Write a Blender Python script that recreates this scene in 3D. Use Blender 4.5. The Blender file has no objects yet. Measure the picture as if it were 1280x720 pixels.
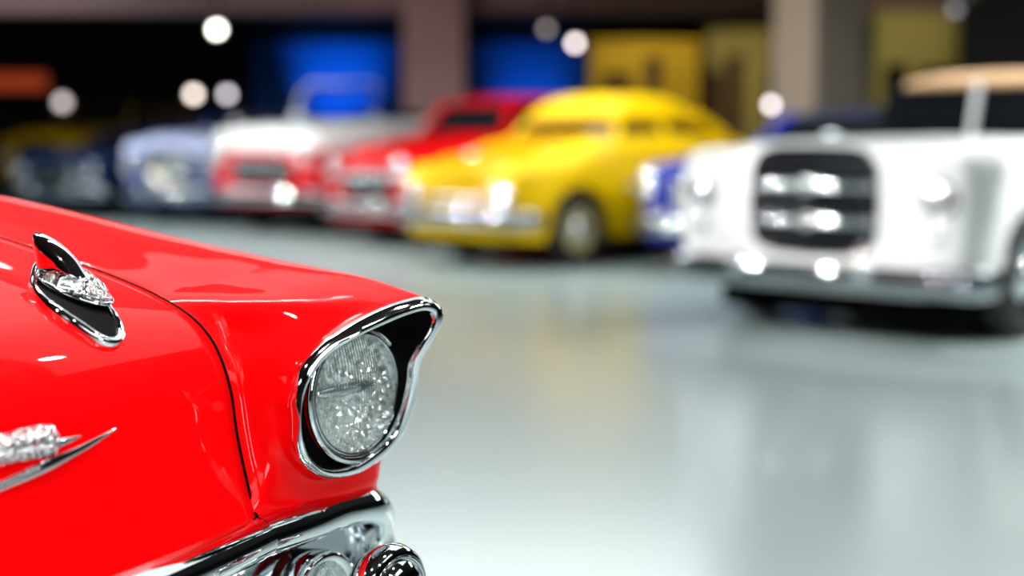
import bpy, bmesh, math, random
from mathutils import Vector, Matrix
from mathutils.bvhtree import BVHTree
random.seed(5)
PI = math.pi
S = bpy.context.scene
COL = S.collection

# ------------------------------------------------------------------ camera
FPX, EYE = 1778.0, 1.15
PITCH = math.atan(185 / FPX)
cam_d = bpy.data.cameras.new('camera'); cam = bpy.data.objects.new('camera', cam_d); COL.objects.link(cam)
cam.location = (0, 0, EYE); cam.rotation_euler = (PI / 2 - PITCH, 0, 0)
cam_d.sensor_width = 36; cam_d.lens = FPX * 36 / 1280
cam_d.clip_start = 0.02; cam_d.clip_end = 200
cam_d.dof.use_dof = True; cam_d.dof.focus_distance = 1.70; cam_d.dof.aperture_fstop = 1.55
S.camera = cam

# ------------------------------------------------------------------ world, exposure
S.view_settings.view_transform = 'Standard'; S.view_settings.look = 'None'
S.view_settings.gamma = 1; S.view_settings.use_curve_mapping = False
S.view_settings.exposure = 0.0
W = bpy.data.worlds.new('world'); S.world = W; W.use_nodes = True
W.node_tree.nodes['Background'].inputs[0].default_value = (0.5, 0.55, 0.6, 1)
W.node_tree.nodes['Background'].inputs[1].default_value = 0.02

def area(name, loc, rot, sx, sy, power, col=(1, 1, 1)):
    d = bpy.data.lights.new(name, 'AREA'); d.shape = 'RECTANGLE'; d.size = sx; d.size_y = sy
    d.energy = power; d.color = col
    o = bpy.data.objects.new(name, d); COL.objects.link(o); o.location = loc; o.rotation_euler = rot
    return o
def spot(name, loc, target, power, angle=60, r=0.05, col=(1, 1, 1), blend=0.6):
    d = bpy.data.lights.new(name, 'SPOT'); d.energy = power; d.spot_size = math.radians(angle); d.spot_blend = blend
    d.shadow_soft_size = r; d.color = col
    o = bpy.data.objects.new(name, d); COL.objects.link(o); o.location = loc
    o.rotation_euler = (Vector(target) - Vector(loc)).to_track_quat('-Z', 'Y').to_euler()
    return o
# ceiling panels added out of view to light the hall (their housings are built further down): x, y, size x, size y, power
CEIL = 3.45
PANELS = [(-5.2, -3.6, 2.0, 2.0, 40), (1.2, -3.2, 4.0, 2.6, 120), (3.4, 1.2, 1.8, 1.8, 16), (0.2, 5.0, 4.4, 3.6, 60),
          (4.3, 9.6, 4.0, 3.0, 260), (-3.6, 7.0, 2.0, 2.0, 25), (-0.2, 13.6, 4.4, 3.2, 210), (-7.2, 18.2, 3.4, 3.0, 190), (-3.9, 15.0, 2.6, 2.0, 120)]
for i, (x, y, sx, sy, p) in enumerate(PANELS):
    area('panel_fill', (x, y, CEIL - 0.09), (0, 0, 0), sx, sy, p, (0.95, 1.0, 1.0))
# long fluorescent tubes added out of view, for streaks on the red paint
TUBES = [(-0.9, 2.9, 0.9), (-2.0, 3.6, 0.9), (1.6, 0.2, -0.3)]
for x, y, a in TUBES:
    area('tube_fill', (x, y, CEIL - 0.30), (0, 0, a), 1.5, 0.05, 45)
# softbox added out of view beside the viewer to brighten the headlight (its housing is built further down)
SOFT = Vector((2.1, -1.3, 1.45)); SOFT_ROT = (Vector((-.2, 1.8, .8)) - SOFT).to_track_quat('-Z', 'Y')
area('softbox_fill', SOFT, SOFT_ROT.to_euler(), 0.9, 0.9, 48)
# small hard spotlights added out of view, for chrome sparkle and light on the cars
SPOTS = [(-5.6, 13.2), (-8.2, 14.6), (-6.6, 16.0), (-2.6, 8.4), (-1.9, 7.2), (-5.2, 11.6), (6.0, 12.6), (4.6, 7.3), (-9.8, 16.6), (1.0, 3.2), (-7.4, 15.2), (-2.3, 0.5), (-0.5, 0.2), (0.9, 1.6), (-1.7, 3.3)]
SPOT_T = [(-.5, 12.9, .7), (-3.1, 17.3, .9), (-1.6, 15.3, .8), (1.6, 8.2, .8), (2.2, 7.7, .8), (1.4, 11.4, .8), (.7, 12.9, .4), (2.9, 8.3, .4), (-4.8, 19.2, .8), (-0.3, 1.7, .8), (-3.0, 17.2, .7), (-.7, 1.5, .9), (-.5, 1.5, .8), (-.4, 1.7, .8), (-.7, 1.9, .95)]
SPOT_P = [560, 620, 560, 620, 620, 520, 350, 420, 560, 60, 400, 95, 110, 90, 95]
SPOT_Z = [2.35, 2.7, 2.5, 2.35, 2.6, 2.5, 2.6, 2.4, 2.6, 3.13, 2.4, 3.13, 3.13, 3.13, 3.13]

# ------------------------------------------------------------------ pixel helper: a ray of the photograph meets a plane of the place
def ray(px, py):
    x = (px - 640) / FPX; y = -(py - 360) / FPX
    c, s = math.cos(PITCH), math.sin(PITCH)
    return Vector((x, c + y * s, -s + y * c))
EYEV = Vector((0, 0, EYE))
def at_depth(px, py, Y):
    r = ray(px, py); return EYEV + r * (Y / r.y)
HA = math.radians(53)
HF = Vector((math.sin(HA), -math.cos(HA), 0)); HL = Vector((math.cos(HA), math.sin(HA), 0))
_r = ray(448, 492)
HO = EYEV + _r * (1.78 / _r.y) - 0.75 * HL; HO.z = 0
HROT = math.atan2(HF.y, HF.x)
def at_u(px, py, u):                      # -> point in the red car's own axes (forward, left, up)
    r = ray(px, py); t = (u - (EYEV - HO).dot(HF)) / r.dot(HF)
    q = EYEV + r * t - HO
    return Vector((u, q.dot(HL), q.z))
def car_ray(px, py):
    r = ray(px, py); q = EYEV - HO
    return Vector((q.dot(HF), q.dot(HL), q.z)), Vector((r.dot(HF), r.dot(HL), r.z)).normalized()

# ------------------------------------------------------------------ materials
def mat(name, col, rough=0.5, metal=0.0, coat=0.0, emit=None, estr=0.0, bump=None, trans=0.0, coat_rough=0.03, spec=0.5, ior=1.45):
    m = bpy.data.materials.new(name); m.use_nodes = True; n = m.node_tree.nodes; l = m.node_tree.links
    b = n['Principled BSDF']
    b.inputs['Base Color'].default_value = (*col, 1); b.inputs['Roughness'].default_value = rough
    b.inputs['Metallic'].default_value = metal; b.inputs['Coat Weight'].default_value = coat
    b.inputs['Coat Roughness'].default_value = coat_rough; b.inputs['Specular IOR Level'].default_value = spec
    b.inputs['Transmission Weight'].default_value = trans; b.inputs['IOR'].default_value = ior
    if emit: b.inputs['Emission Color'].default_value = (*emit, 1); b.inputs['Emission Strength'].default_value = estr
    if bump:
        kind, scale, strength, dist = bump
        tc = n.new('ShaderNodeTexCoord'); bp = n.new('ShaderNodeBump')
        if kind == 'noise':
            t = n.new('ShaderNodeTexNoise'); t.inputs['Scale'].default_value = scale; out = t.outputs['Fac']; t.inputs['Detail'].default_value = 4
        elif kind == 'voronoi':
            t = n.new('ShaderNodeTexVoronoi'); t.inputs['Scale'].default_value = scale; out = t.outputs['Distance']
        elif kind == 'wave':
            t = n.new('ShaderNodeTexWave'); t.inputs['Scale'].default_value = scale; out = t.outputs['Fac']; t.bands_direction = 'Y'
        l.new(tc.outputs['Object'], t.inputs['Vector']); l.new(out, bp.inputs['Height'])
        bp.inputs['Strength'].default_value = strength; bp.inputs['Distance'].default_value = dist
        l.new(bp.outputs['Normal'], b.inputs['Normal'])
    # faint procedural variation so no surface is perfectly even
    if metal < 0.5 and trans < 0.1 and not emit:
        tc = n.new('ShaderNodeTexCoord'); t = n.new('ShaderNodeTexNoise'); t.inputs['Scale'].default_value = 3.0
        mr = n.new('ShaderNodeMapRange'); mr.inputs['To Min'].default_value = max(rough - 0.02, 0); mr.inputs['To Max'].default_value = rough + 0.03
        l.new(tc.outputs['Object'], t.inputs['Vector']); l.new(t.outputs['Fac'], mr.inputs['Value']); l.new(mr.outputs['Result'], b.inputs['Roughness'])
    return m
M = {}
M['red'] = mat('red_paint', (0.80, 0.0008, 0.002), 0.42, coat=0.36, coat_rough=0.02, spec=0.02)
M['red'].node_tree.nodes['Principled BSDF'].inputs['Coat IOR'].default_value = 1.45
M['chrome'] = mat('chrome', (0.78, 0.82, 0.84), 0.05, 1.0)
M['chrome_soft'] = mat('soft_chrome', (0.66, 0.69, 0.72), 0.09, 1.0)
M['black'] = mat('black_recess', (0.002, 0.002, 0.0025), 0.7, spec=0.04)
M['black_gloss'] = mat('black_gloss', (0.01, 0.011, 0.014), 0.12, coat=0.5)
M['rubber'] = mat('tyre_rubber', (0.012, 0.012, 0.012), 0.65)
M['window'] = mat('window_glass', (0.008, 0.01, 0.012), 0.05, spec=0.6)
M['mesh'] = mat('grille_mesh', (0.30, 0.32, 0.28), 0.3, 1.0, bump=('voronoi', 130, 1.0, 0.004))
M['script'] = mat('ribbed_silver', (0.85, 0.86, 0.88), 0.15, 1.0, bump=('voronoi', 160, 1.0, 0.006))
M['bumper'] = mat('dimmed_chrome', (0.38, 0.40, 0.43), 0.07, 1.0)  # chrome darkened in its base colour to dim the floor's reflection
M['reflector'] = mat('reflector_silver', (0.98, 1.0, 0.99), 0.18, 0.82, bump=('voronoi', 85, 1.0, 0.006))
M['crystal'] = mat('cut_crystal', (0.66, 0.68, 0.67), 0.08, 1.0, bump=('noise', 95, 1.0, 0.022))
M['bulb'] = mat('bulb_glass', (0.8, 0.85, 0.85), 0.1)

def glass_mat(name, scale, strength):
    m = bpy.data.materials.new(name); m.use_nodes = True; n = m.node_tree.nodes; l = m.node_tree.links
    n.remove(n['Principled BSDF'])
    tr = n.new('ShaderNodeBsdfTransparent'); tr.inputs[0].default_value = (0.97, 1.0, 0.99, 1)
    gl = n.new('ShaderNodeBsdfGlossy'); gl.inputs['Roughness'].default_value = 0.06; gl.inputs[0].default_value = (0.95, 1, 0.98, 1)
    df = n.new('ShaderNodeBsdfTranslucent'); df.inputs[0].default_value = (0.75, 0.85, 0.82, 1)
    tc = n.new('ShaderNodeTexCoord')
    mp = n.new('ShaderNodeMapping'); mp.inputs['Scale'].default_value = (1, .5, 1.0)
    v = n.new('ShaderNodeTexNoise'); v.inputs['Scale'].default_value = scale; v.inputs['Detail'].default_value = 6
    w = n.new('ShaderNodeTexWave'); w.bands_direction = 'Y'; w.inputs['Scale'].default_value = 70; w.inputs['Distortion'].default_value = 1.5
    ad = n.new('ShaderNodeMath'); ad.operation = 'ADD'
    bp = n.new('ShaderNodeBump'); bp.inputs['Strength'].default_value = strength; bp.inputs['Distance'].default_value = 0.0015
    l.new(tc.outputs['Object'], mp.inputs[0]); l.new(mp.outputs[0], v.inputs['Vector']); l.new(tc.outputs['Object'], w.inputs['Vector'])
    l.new(v.outputs['Fac'], ad.inputs[0]); l.new(w.outputs['Fac'], ad.inputs[1]); l.new(ad.outputs[0], bp.inputs['Height'])
    l.new(bp.outputs[0], gl.inputs['Normal']); l.new(bp.outputs[0], df.inputs['Normal'])
    m1 = n.new('ShaderNodeMixShader'); m1.inputs[0].default_value = 0.16
    m2 = n.new('ShaderNodeMixShader')
    fr = n.new('ShaderNodeLayerWeight'); fr.inputs['Blend'].default_value = 0.28; l.new(bp.outputs[0], fr.inputs['Normal'])
    l.new(tr.outputs[0], m1.inputs[1]); l.new(df.outputs[0], m1.inputs[2])
    l.new(fr.outputs['Facing'], m2.inputs[0]); l.new(m1.outputs[0], m2.inputs[1]); l.new(gl.outputs[0], m2.inputs[2])
    l.new(m2.outputs[0], n['Material Output'].inputs[0])
    return m
M['lens'] = glass_mat('fluted_lens_glass', 120, 0.8)

def paint(name, col, rough=0.4, coat=0.2):
    k = 'p_' + name
    if k not in M: M[k] = mat(name, col, rough, coat=coat, coat_rough=0.04, spec=0.05)
    return M[k]

# ------------------------------------------------------------------ mesh helpers
def obj(name, bm, m, parent=None, smooth=True, auto=None):
    me = bpy.data.meshes.new(name)
    bmesh.ops.recalc_face_normals(bm, faces=bm.faces)
    bm.to_mesh(me); bm.free()
    if smooth: me.polygons.foreach_set('use_smooth', [True] * len(me.polygons))
    if auto:
        try: me.set_sharp_from_angle(angle=math.radians(auto))
        except Exception: pass
    o = bpy.data.objects.new(name, me); COL.objects.link(o)
    if m: me.materials.append(m)
    if parent: o.parent = parent
    return o
def thing(name, label, cat, loc=(0, 0, 0), rotz=0, group=None):
    o = bpy.data.objects.new(name, None); COL.objects.link(o); o.location = loc; o.rotation_euler = (0, 0, rotz)
    o.empty_display_size = 0.1
    o['label'] = label; o['category'] = cat
    if group: o['group'] = group
    return o
def tag(o, label, cat, group=None):
    o['label'] = label; o['category'] = cat
    if group: o['group'] = group
    return o
def struct(o):
    o['kind'] = 'structure'; return o
def box(bm, lo, hi, bev=0.0, mt=None):
    r = bmesh.ops.create_cube(bm, size=1)
    vs = r['verts']
    for v in vs:
        v.co = Vector(((lo[i] + hi[i]) / 2 + v.co[i] * (hi[i] - lo[i]) for i in range(3)))
    if bev > 0:
        es = list({e for v in vs for e in v.link_edges})
        q = bmesh.ops.bevel(bm, geom=es, offset=bev, segments=3, affect='EDGES', profile=0.7)
        vs = list({v for f in q['faces'] for v in f.verts} | {v for v in vs if v.is_valid})
    if mt is not None:
        for v in vs: v.co = mt @ v.co
    return vs
def grid(bm, rows, closed_u=False, closed_v=False):
    """rows: list of lists of Vectors -> quads; closed_u wraps inside a row, closed_v wraps rows"""
    V = [[bm.verts.new(p) for p in r] for r in rows]
    nr, nc = len(V), len(V[0])
    for i in range(nr if closed_v else nr - 1):
        for j in range(nc if closed_u else nc - 1):
            a, b, c, d = V[i][j], V[i][(j + 1) % nc], V[(i + 1) % nr][(j + 1) % nc], V[(i + 1) % nr][j]
            try: bm.faces.new((a, b, c, d))
            except ValueError: pass
    return V
def lathe(bm, prof, axis='x', c=(0, 0, 0), n=28, mt=None):
    """prof: list of (position on axis, radius)"""
    rows = []
    for p, r in prof:
        row = []
        for k in range(n):
            a = 2 * PI * k / n
            if axis == 'x': q = Vector((p, r * math.cos(a), r * math.sin(a)))
            elif axis == 'y': q = Vector((r * math.cos(a), p, r * math.sin(a)))
            else: q = Vector((r * math.cos(a), r * math.sin(a), p))
            q += Vector(c)
            row.append(mt @ q if mt is not None else q)
        rows.append(row)
    V = grid(bm, rows, closed_u=True)
    for r in (V[0], V[-1]):
        try: bm.faces.new(r)
        except ValueError: pass
    return V
def catmull(P, n, closed=False):
    """smooth curve through P with n steps per span"""
    out = []; L = len(P); P = [Vector(p) for p in P]
    spans = L if closed else L - 1
    for i in range(spans):
        if closed: p0, p1, p2, p3 = P[(i - 1) % L], P[i], P[(i + 1) % L], P[(i + 2) % L]
        else: p0, p1, p2, p3 = P[i - 1] if i else 2 * P[0] - P[1], P[i], P[i + 1], P[i + 2] if i + 2 < L else 2 * P[-1] - P[-2]
        for k in range(n):
            t = k / n
            out.append(0.5 * ((2 * p1) + (p2 - p0) * t + (2 * p0 - 5 * p1 + 4 * p2 - p3) * t * t + (3 * p1 - p0 - 3 * p2 + p3) * t ** 3))
    if not closed: out.append(P[-1])
    return out
def sweep(bm, path, section, up=(0, 0, 1), cap=True, scale=None, closed=False):
    """section: list of (side, up) offsets (closed loop) swept along path"""
    n = len(path); rows = []; up = Vector(up)
    for i, p in enumerate(path):
        a = path[(i - 1) % n] if (closed or i > 0) else path[i]
        b = path[(i + 1) % n] if (closed or i < n - 1) else path[i]
        t = (b - a).normalized(); s = t.cross(up)
        if s.length < 1e-4: s = Vector((1, 0, 0))
        s.normalize(); w = s.cross(t).normalized()
        k = scale[i] if scale else 1.0
        rows.append([p + s * (x * k) + w * (y * k) for x, y in section])
    V = grid(bm, rows, closed_u=True, closed_v=closed)
    if cap and not closed:
        for r in (V[0], V[-1]):
            try: bm.faces.new(r)
            except ValueError: pass
def tube(bm, path, r, n=10, closed=False, scale=None, up=(0, 0, 1)):
    sweep(bm, [Vector(p) for p in path], [(r * math.cos(2 * PI * k / n), r * math.sin(2 * PI * k / n)) for k in range(n)], up=up, closed=closed, scale=scale)
def lerp_tab(tab, x):
    if x <= tab[0][0]: return tab[0][1]
    for (a, p), (b, q) in zip(tab, tab[1:]):
        if x <= b:
            t = (x - a) / (b - a); t = t * t * (3 - 2 * t) if False else t
            return p + (q - p) * t
    return tab[-1][1]
def smooth_tab(tab):
    """monotone-ish smooth lookup from a table"""
    pts = catmull([Vector((a, b, 0)) for a, b in tab], 8)
    t2 = [(p.x, p.y) for p in pts]
    return lambda x: lerp_tab(t2, x)

# ================================================================== the room
FLOOR = bpy.data.materials.new('polished_concrete'); FLOOR.use_nodes = True
n = FLOOR.node_tree.nodes; l = FLOOR.node_tree.links; b = n['Principled BSDF']
tc = n.new('ShaderNodeTexCoord'); no = n.new('ShaderNodeTexNoise'); no.inputs['Scale'].default_value = 0.5; no.inputs['Detail'].default_value = 3
cr = n.new('ShaderNodeValToRGB'); cr.color_ramp.elements[0].color = (0.39, 0.49, 0.49, 1); cr.color_ramp.elements[1].color = (0.47, 0.57, 0.56, 1)
l.new(tc.outputs['Object'], no.inputs['Vector']); l.new(no.outputs['Fac'], cr.inputs['Fac']); l.new(cr.outputs['Color'], b.inputs['Base Color'])
b.inputs['Roughness'].default_value = 0.26; b.inputs['Coat Weight'].default_value = 0.3; b.inputs['Coat Roughness'].default_value = 0.16
RX, RB, RF = 15.0, 29.5, -7.0
bm = bmesh.new(); box(bm, (-RX, RF, -0.2), (RX, RB, 0)); struct(obj('floor', bm, FLOOR, smooth=False))
m_ceil = mat('dark_ceiling', (0.012, 0.010, 0.009), 0.8)
bm = bmesh.new(); box(bm, (-RX, RF, CEIL), (RX, RB, CEIL + 0.2)); struct(obj('ceiling', bm, m_ceil, smooth=False))
m_wall = mat('dark_wall', (0.015, 0.014, 0.014), 0.8)
for nm, lo, hi in (('wall_back', (-RX, RB, 0), (RX, RB + .2, CEIL)), ('wall_front', (-RX, RF - .2, 0), (RX, RF, CEIL)),
                   ('wall_left', (-RX - .2, RF, 0), (-RX, RB, CEIL)), ('wall_right', (RX, RF, 0), (RX + .2, RB, CEIL))):
    bm = bmesh.new(); box(bm, lo, hi); struct(obj(nm, bm, m_wall, smooth=False))
def px_box(px0, px1, py0, py1, Y, depth, bm=None):
    a = at_depth(px0, py1, Y); c = at_depth(px1, py0, Y)
    own = bm or bmesh.new()
    box(own, (a.x, Y, max(a.z, 0.0)), (c.x, Y + depth, min(c.z, CEIL)))
    return own
# soffit beam across the hall and the columns
m_beam = mat('warm_plaster', (0.24, 0.145, 0.14), 0.8)
m_beam2 = mat('beige_plaster', (0.40, 0.34, 0.27), 0.8)
bm = bmesh.new(); a = at_depth(505, 20, 20.5)
box(bm, (-RX, 20.6, 2.98), (6.3, 21.2, CEIL)); struct(obj('trim_1', bm, m_beam, smooth=False))
def column(name, px0, px1, Y, m, rot=0, py_top=None):
    a = at_depth(px0, 100, Y); c = at_depth(px1, 100, Y); w = c.x - a.x
    bm = bmesh.new(); cx = (a.x + c.x) / 2
    if rot:
        mt = Matrix.Translation((cx, Y + w / 2, 0)) @ Matrix.Rotation(rot, 4, 'Z'); s = w / (abs(math.cos(rot)) + abs(math.sin(rot)))
        box(bm, (-s / 2, -s / 2, 0), (s / 2, s / 2, CEIL - .001), mt=mt)
    else:
        box(bm, (a.x, Y, 0), (c.x, Y + w, CEIL - .001))
    o = obj(name, bm, m, smooth=False); return struct(o)
column('column_rose', 504, 580, 19.6, m_beam)
column('column_beige', 976, 1092, 16.5, m_beam2, rot=math.radians(30))

# blue back-lit panels on the back wall
m_blue = mat('blue_wall_cloth', (0.02, 0.16, 0.62), 0.8)
for (x0, x1, cx_, cy_, p, lab) in ((316, 506, 425, 95, 620, 'wide blue lit wall panel left of the rose column'), (584, 742, 665, 110, 260, 'blue lit wall panel right of the rose column')):
    bm = px_box(x0, x1, 52, 215, RB - 0.12, 0.1)
    tag(obj('wall_panel', bm, m_blue, smooth=False), lab, 'wall panel', 'blue wall panels')
    q = at_depth(cx_, cy_, RB - 0.1)
    t = thing('uplight', 'small black floor uplight aimed at the ' + lab.replace(' lit', ''), 'lamp', (q.x, RB - 1.35, 0), 0, 'uplights below the blue panels')
    bm = bmesh.new(); lathe(bm, [(0, .10), (.02, .10), (.04, .07), (.2, .09), (.22, .085), (.20, .06)], 'z', n=20); obj('housing', bm, M['black_gloss'], t)
    bm = bmesh.new(); lathe(bm, [(0.205, .06), (.21, .001)], 'z', n=20); obj('lens', bm, mat('blue_lamp_lens', (.1, .2, 1), .4, emit=(0.05, 0.2, 1), estr=4), t)
    spot('blue_lamp', (q.x, RB - 1.35, 0.30), (q.x, RB - .1, q.z - .2), p, 54, 0.06, (0.03, 0.42, 1.0), 1.0)

# street-front display along the back right
m_yel_wall = mat('yellow_wall_board', (0.62, 0.40, 0.01), 0.7)
m_olive = mat('olive_wall_board', (0.42, 0.36, 0.10), 0.7)
m_brown = mat('brown_board', (0.12, 0.055, 0.03), 0.7)
def facade(name, label, cat, px0, px1, py0, Y, m, holes, depth=0.35, fill=None, hole_name='window'):
    """a board front standing on the floor, with openings closed by dark leaves set back"""
    a = at_depth(px0, 200, Y); c = at_depth(px1, 200, Y); top = min(at_depth(px0, py0, Y).z, CEIL - .01)
    t = thing(name, label, cat, ((a.x + c.x) / 2, Y, 0)); ox = (a.x + c.x) / 2
    xs = sorted({a.x, c.x} | {at_depth(h[0], 100, Y).x for h in holes} | {at_depth(h[1], 100, Y).x for h in holes})
    R = [(at_depth(h[0], 100, Y).x, at_depth(h[1], 100, Y).x, max(at_depth(h[0], h[3], Y).z, 0.02), at_depth(h[0], h[2], Y).z) for h in holes]
    zs = sorted({0.0, top} | {r[2] for r in R} | {r[3] for r in R})
    bm = bmesh.new()
    for i in range(len(xs) - 1):
        for j in range(len(zs) - 1):
            mx, mz = (xs[i] + xs[i + 1]) / 2, (zs[j] + zs[j + 1]) / 2
            if any(r[0] < mx < r[1] and r[2] < mz < r[3] for r in R): continue
            box(bm, (xs[i] - ox, 0, zs[j]), (xs[i + 1] - ox, depth, zs[j + 1]))
    bmesh.ops.remove_doubles(bm, verts=bm.verts, dist=1e-4)
    obj('board', bm, m, t, smooth=False)
    for r in R:
        bm = bmesh.new(); box(bm, (r[0] - ox, depth * .45, r[2]), (r[1] - ox, depth * .5, r[3]))
        obj(hole_name, bm, fill or m_brown, t, smooth=False)
    bm = bmesh.new(); box(bm, (a.x - ox - .05, -.06, top), (c.x - ox + .05, depth + .05, top + .08), 0.01)
    obj('cornice', bm, m, t, smooth=False)
    return t
facade('display_booth', 'tall yellow board booth with dark window openings behind the yellow car', 'booth', 738, 872, 56, 23.0, m_yel_wall,
       [(752, 790, 92, 118), (806, 828, 70, 118)])
facade('display_booth', 'olive board front with brown doors between the yellow booth and beige column', 'booth', 884, 976, 42, 24.2, m_olive,
       [(884.5, 902, 90, 250), (906, 930, 68, 250), (958, 966, 90, 250)], fill=m_brown, hole_name='door_leaf')
facade('display_booth', 'olive lit board front with a dark doorway right of the beige column', 'booth', 1092, 1204, 22, 20.0, m_olive,
       [(1106, 1136, 80, 250), (1150, 1203, 84, 250)], fill=M['black'], hole_name='door_leaf')
m_grey_wall = mat('charcoal_partition', (0.045, 0.042, 0.038), 0.8)
a = at_depth(1206, 100, 18.0)
bm = bmesh.new(); box(bm, (a.x, 18.0, 0), (RX - .01, 18.25, CEIL - .001)); struct(obj('wall_partition', bm, m_grey_wall, smooth=False))
spot('booth_lamp', (2.2, 21.5, 3.3), (2.25, 23, 1.7), 75, 100, 0.06, (1.0, 0.86, 0.55))
spot('booth_lamp', (4.2, 22.2, 3.3), (4.0, 24.2, 2.2), 60, 70, 0.06, (1.0, 0.85, 0.6))
spot('booth_lamp', (5.5, 17.6, 3.3), (5.7, 20, 2.7), 75, 70, 0.06, (1.0, 0.88, 0.6))
spot('column_lamp', (0.9, 15.2, 3.3), (3.6, 17.0, 2.1), 130, 60, 0.06, (1.0, 0.9, 0.8))
spot('column_lamp', (-1.4, 16.9, 3.2), (-1.0, 19.6, 2.3), 60, 70, 0.06, (1.0, 0.85, 0.85))
spot('beam_lamp', (-2.6, 18.9, 3.3), (-2.4, 20.6, 3.2), 10, 120, 0.06, (1.0, 0.82, 0.8))

# orange lit sign band far left
q0, q1 = at_depth(-60, 112, 24.5), at_depth(56, 92, 24.5)
t = thing('hanging_sign', 'blank orange red lit sign band high at the far left', 'sign', ((q0.x + q1.x) / 2, 24.5, 0))
hw = (q1.x - q0.x) / 2
bm = bmesh.new(); box(bm, (-hw, 0, q0.z), (hw, .12, q1.z), .02); obj('sign_face', bm, mat('orange_sign', (.5, .05, .01), .5, emit=(1, .12, .03), estr=0.2), t)
for s in (-1, 1):
    bm = bmesh.new(); tube(bm, [(s * hw * .8, .06, q1.z), (s * hw * .8, .06, CEIL)], .015); obj('hanger_rod', bm, M['black'], t)

# ------------------------------------------------------------------ lamps
m_panel = mat('panel_diffuser', (.9, .9, .9), .5, emit=(.95, 1, 1), estr=1.5)
m_tubem = mat('tube_glow', (.9, .9, .9), .5, emit=(1, 1, 1), estr=8)
names = ['in the front left corner of the hall', 'above the open floor before the red car', 'over the floor right of the red car', 'over the middle of the floor',
         'above the white convertible', 'over the left aisle', 'above the yellow car', 'above the pale blue and navy cars', 'above the old red car and white topped car']
for (x, y, sx, sy, p), nm in zip(PANELS, names):
    t = thing('added_panel_light', 'added unseen square white ceiling panel light ' + nm, 'ceiling light', (x, y, CEIL - .08), 0, 'added ceiling panel lights')
    bm = bmesh.new(); box(bm, (-sx / 2 - .05, -sy / 2 - .05, 0.002), (sx / 2 + .05, sy / 2 + .05, .08), .01); obj('housing', bm, M['black'], t)
for i, (x, y, a) in enumerate(TUBES):
    t = thing('added_tube_light', ['added unseen slim tube light hanging above the red car hood', 'added unseen slim tube light hanging behind the red car', 'added unseen slim tube light hanging over the open floor'][i],
              'ceiling light', (x, y, CEIL - .29), a, 'added hanging tube lights')
    bm = bmesh.new(); box(bm, (-.78, -.05, 0.0), (.78, .05, .05), .01); obj('housing', bm, M['black'], t)
    for s in (-.6, .6):
        bm = bmesh.new(); tube(bm, [(s, 0, .05), (s, 0, .29)], .006); obj('hanger_rod', bm, M['black'], t)
t = thing('softbox', 'added white square softbox on a black tripod, unseen beside the viewer', 'studio light', (SOFT.x, SOFT.y, 0))
mt_ = Matrix.Translation((0, 0, SOFT.z)) @ SOFT_ROT.to_matrix().to_4x4()
bm = bmesh.new(); grid(bm, [[mt_ @ Vector((x * k, y * k, z)) for x, y in ((-1, -1), (1, -1), (1, 1), (-1, 1))] for k, z in ((.48, -.02), (.48, .03), (.12, .35), (.02, .36))], closed_u=True)
obj('housing', bm, M['black'], t, smooth=False)
bm = bmesh.new(); tube(bm, [mt_ @ Vector((0, 0, .30)), (mt_ @ Vector((0, 0, .30))).xy.to_3d() + Vector((0, 0, .35))], .016); obj('pole', bm, M['black'], t)
bp_ = (mt_ @ Vector((0, 0, .30))).xy.to_3d()
for k in range(3):
    a_ = 2 * PI * k / 3; bm = bmesh.new(); tube(bm, [bp_ + Vector((0, 0, .55)), bp_ + Vector((.4 * math.cos(a_), .4 * math.sin(a_), .012))], .011); obj('leg', bm, M['black'], t)
def bulb(px, py, Y, r, strength, col, label, mount='ceiling'):
    q = at_depth(px, py, Y)
    t = thing('spotlight', label, 'lamp', (q.x, Y, q.z), 0, 'round spotlights at the back')
    bm = bmesh.new(); bmesh.ops.create_uvsphere(bm, u_segments=20, v_segments=12, radius=r); obj('bulb', bm, mat('lamp_glow', (1, 1, 1), .5, emit=col, estr=strength), t)
    bm = bmesh.new(); lathe(bm, [(r * 1.5, .001), (r * 1.45, r * .8), (r * .5, r * 1.35), (-r * .3, r * 1.5), (-r * .3, r * 1.4), (r * .6, r * 1.2)], 'y', n=20)
    obj('shade', bm, M['black_gloss'], t)
    bm = bmesh.new()
    if mount == 'ceiling': tube(bm, [(0, r * 1.0, r), (0, r * 1.0, CEIL - q.z)], .012)
    else: tube(bm, [(0, r * 1.0, -r), (0, r * 1.0, -q.z)], .018)
    obj('stem', bm, M['black'], t)
bulb(271, 37, 19.0, .055, 16, (1, .97, .86), 'brightest round spotlight hanging at upper left of the hall')
bulb(719, 54, 19.0, .050, 8, (1, .86, .83), 'round spotlight hanging before the right blue panel')
bulb(683, 36, 19.8, .05, 1.1, (1, .85, .8), 'dim spotlight hanging left of the one at the right blue panel')
bulb(242, 118, 21.5, .062, 7.0, (1, .84, .74), 'round lamp on a stand left of its twin behind the pale blue car')
bulb(284, 118, 21.5, .058, 4.6, (.9, .82, .9), 'round lamp on a stand beside the left blue panel')
bulb(964, 131, 14.8, .042, 6, (.95, .85, .88), 'small round glowing ball hung before the beige column')  # bright round spot built as a hanging glowing ball
bulb(1194, 12, 15.5, .05, .5, (.8, .8, .9), 'dim spotlight hanging at the edge of the charcoal partition')
bulb(78, 128, 22.0, .08, 1.8, (1, .85, .8), 'dim round lamp on a stand behind the mustard car')
m_lampface = mat('spot_face', (1, 1, 1), .5, emit=(1, 1, 1), estr=6)
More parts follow.
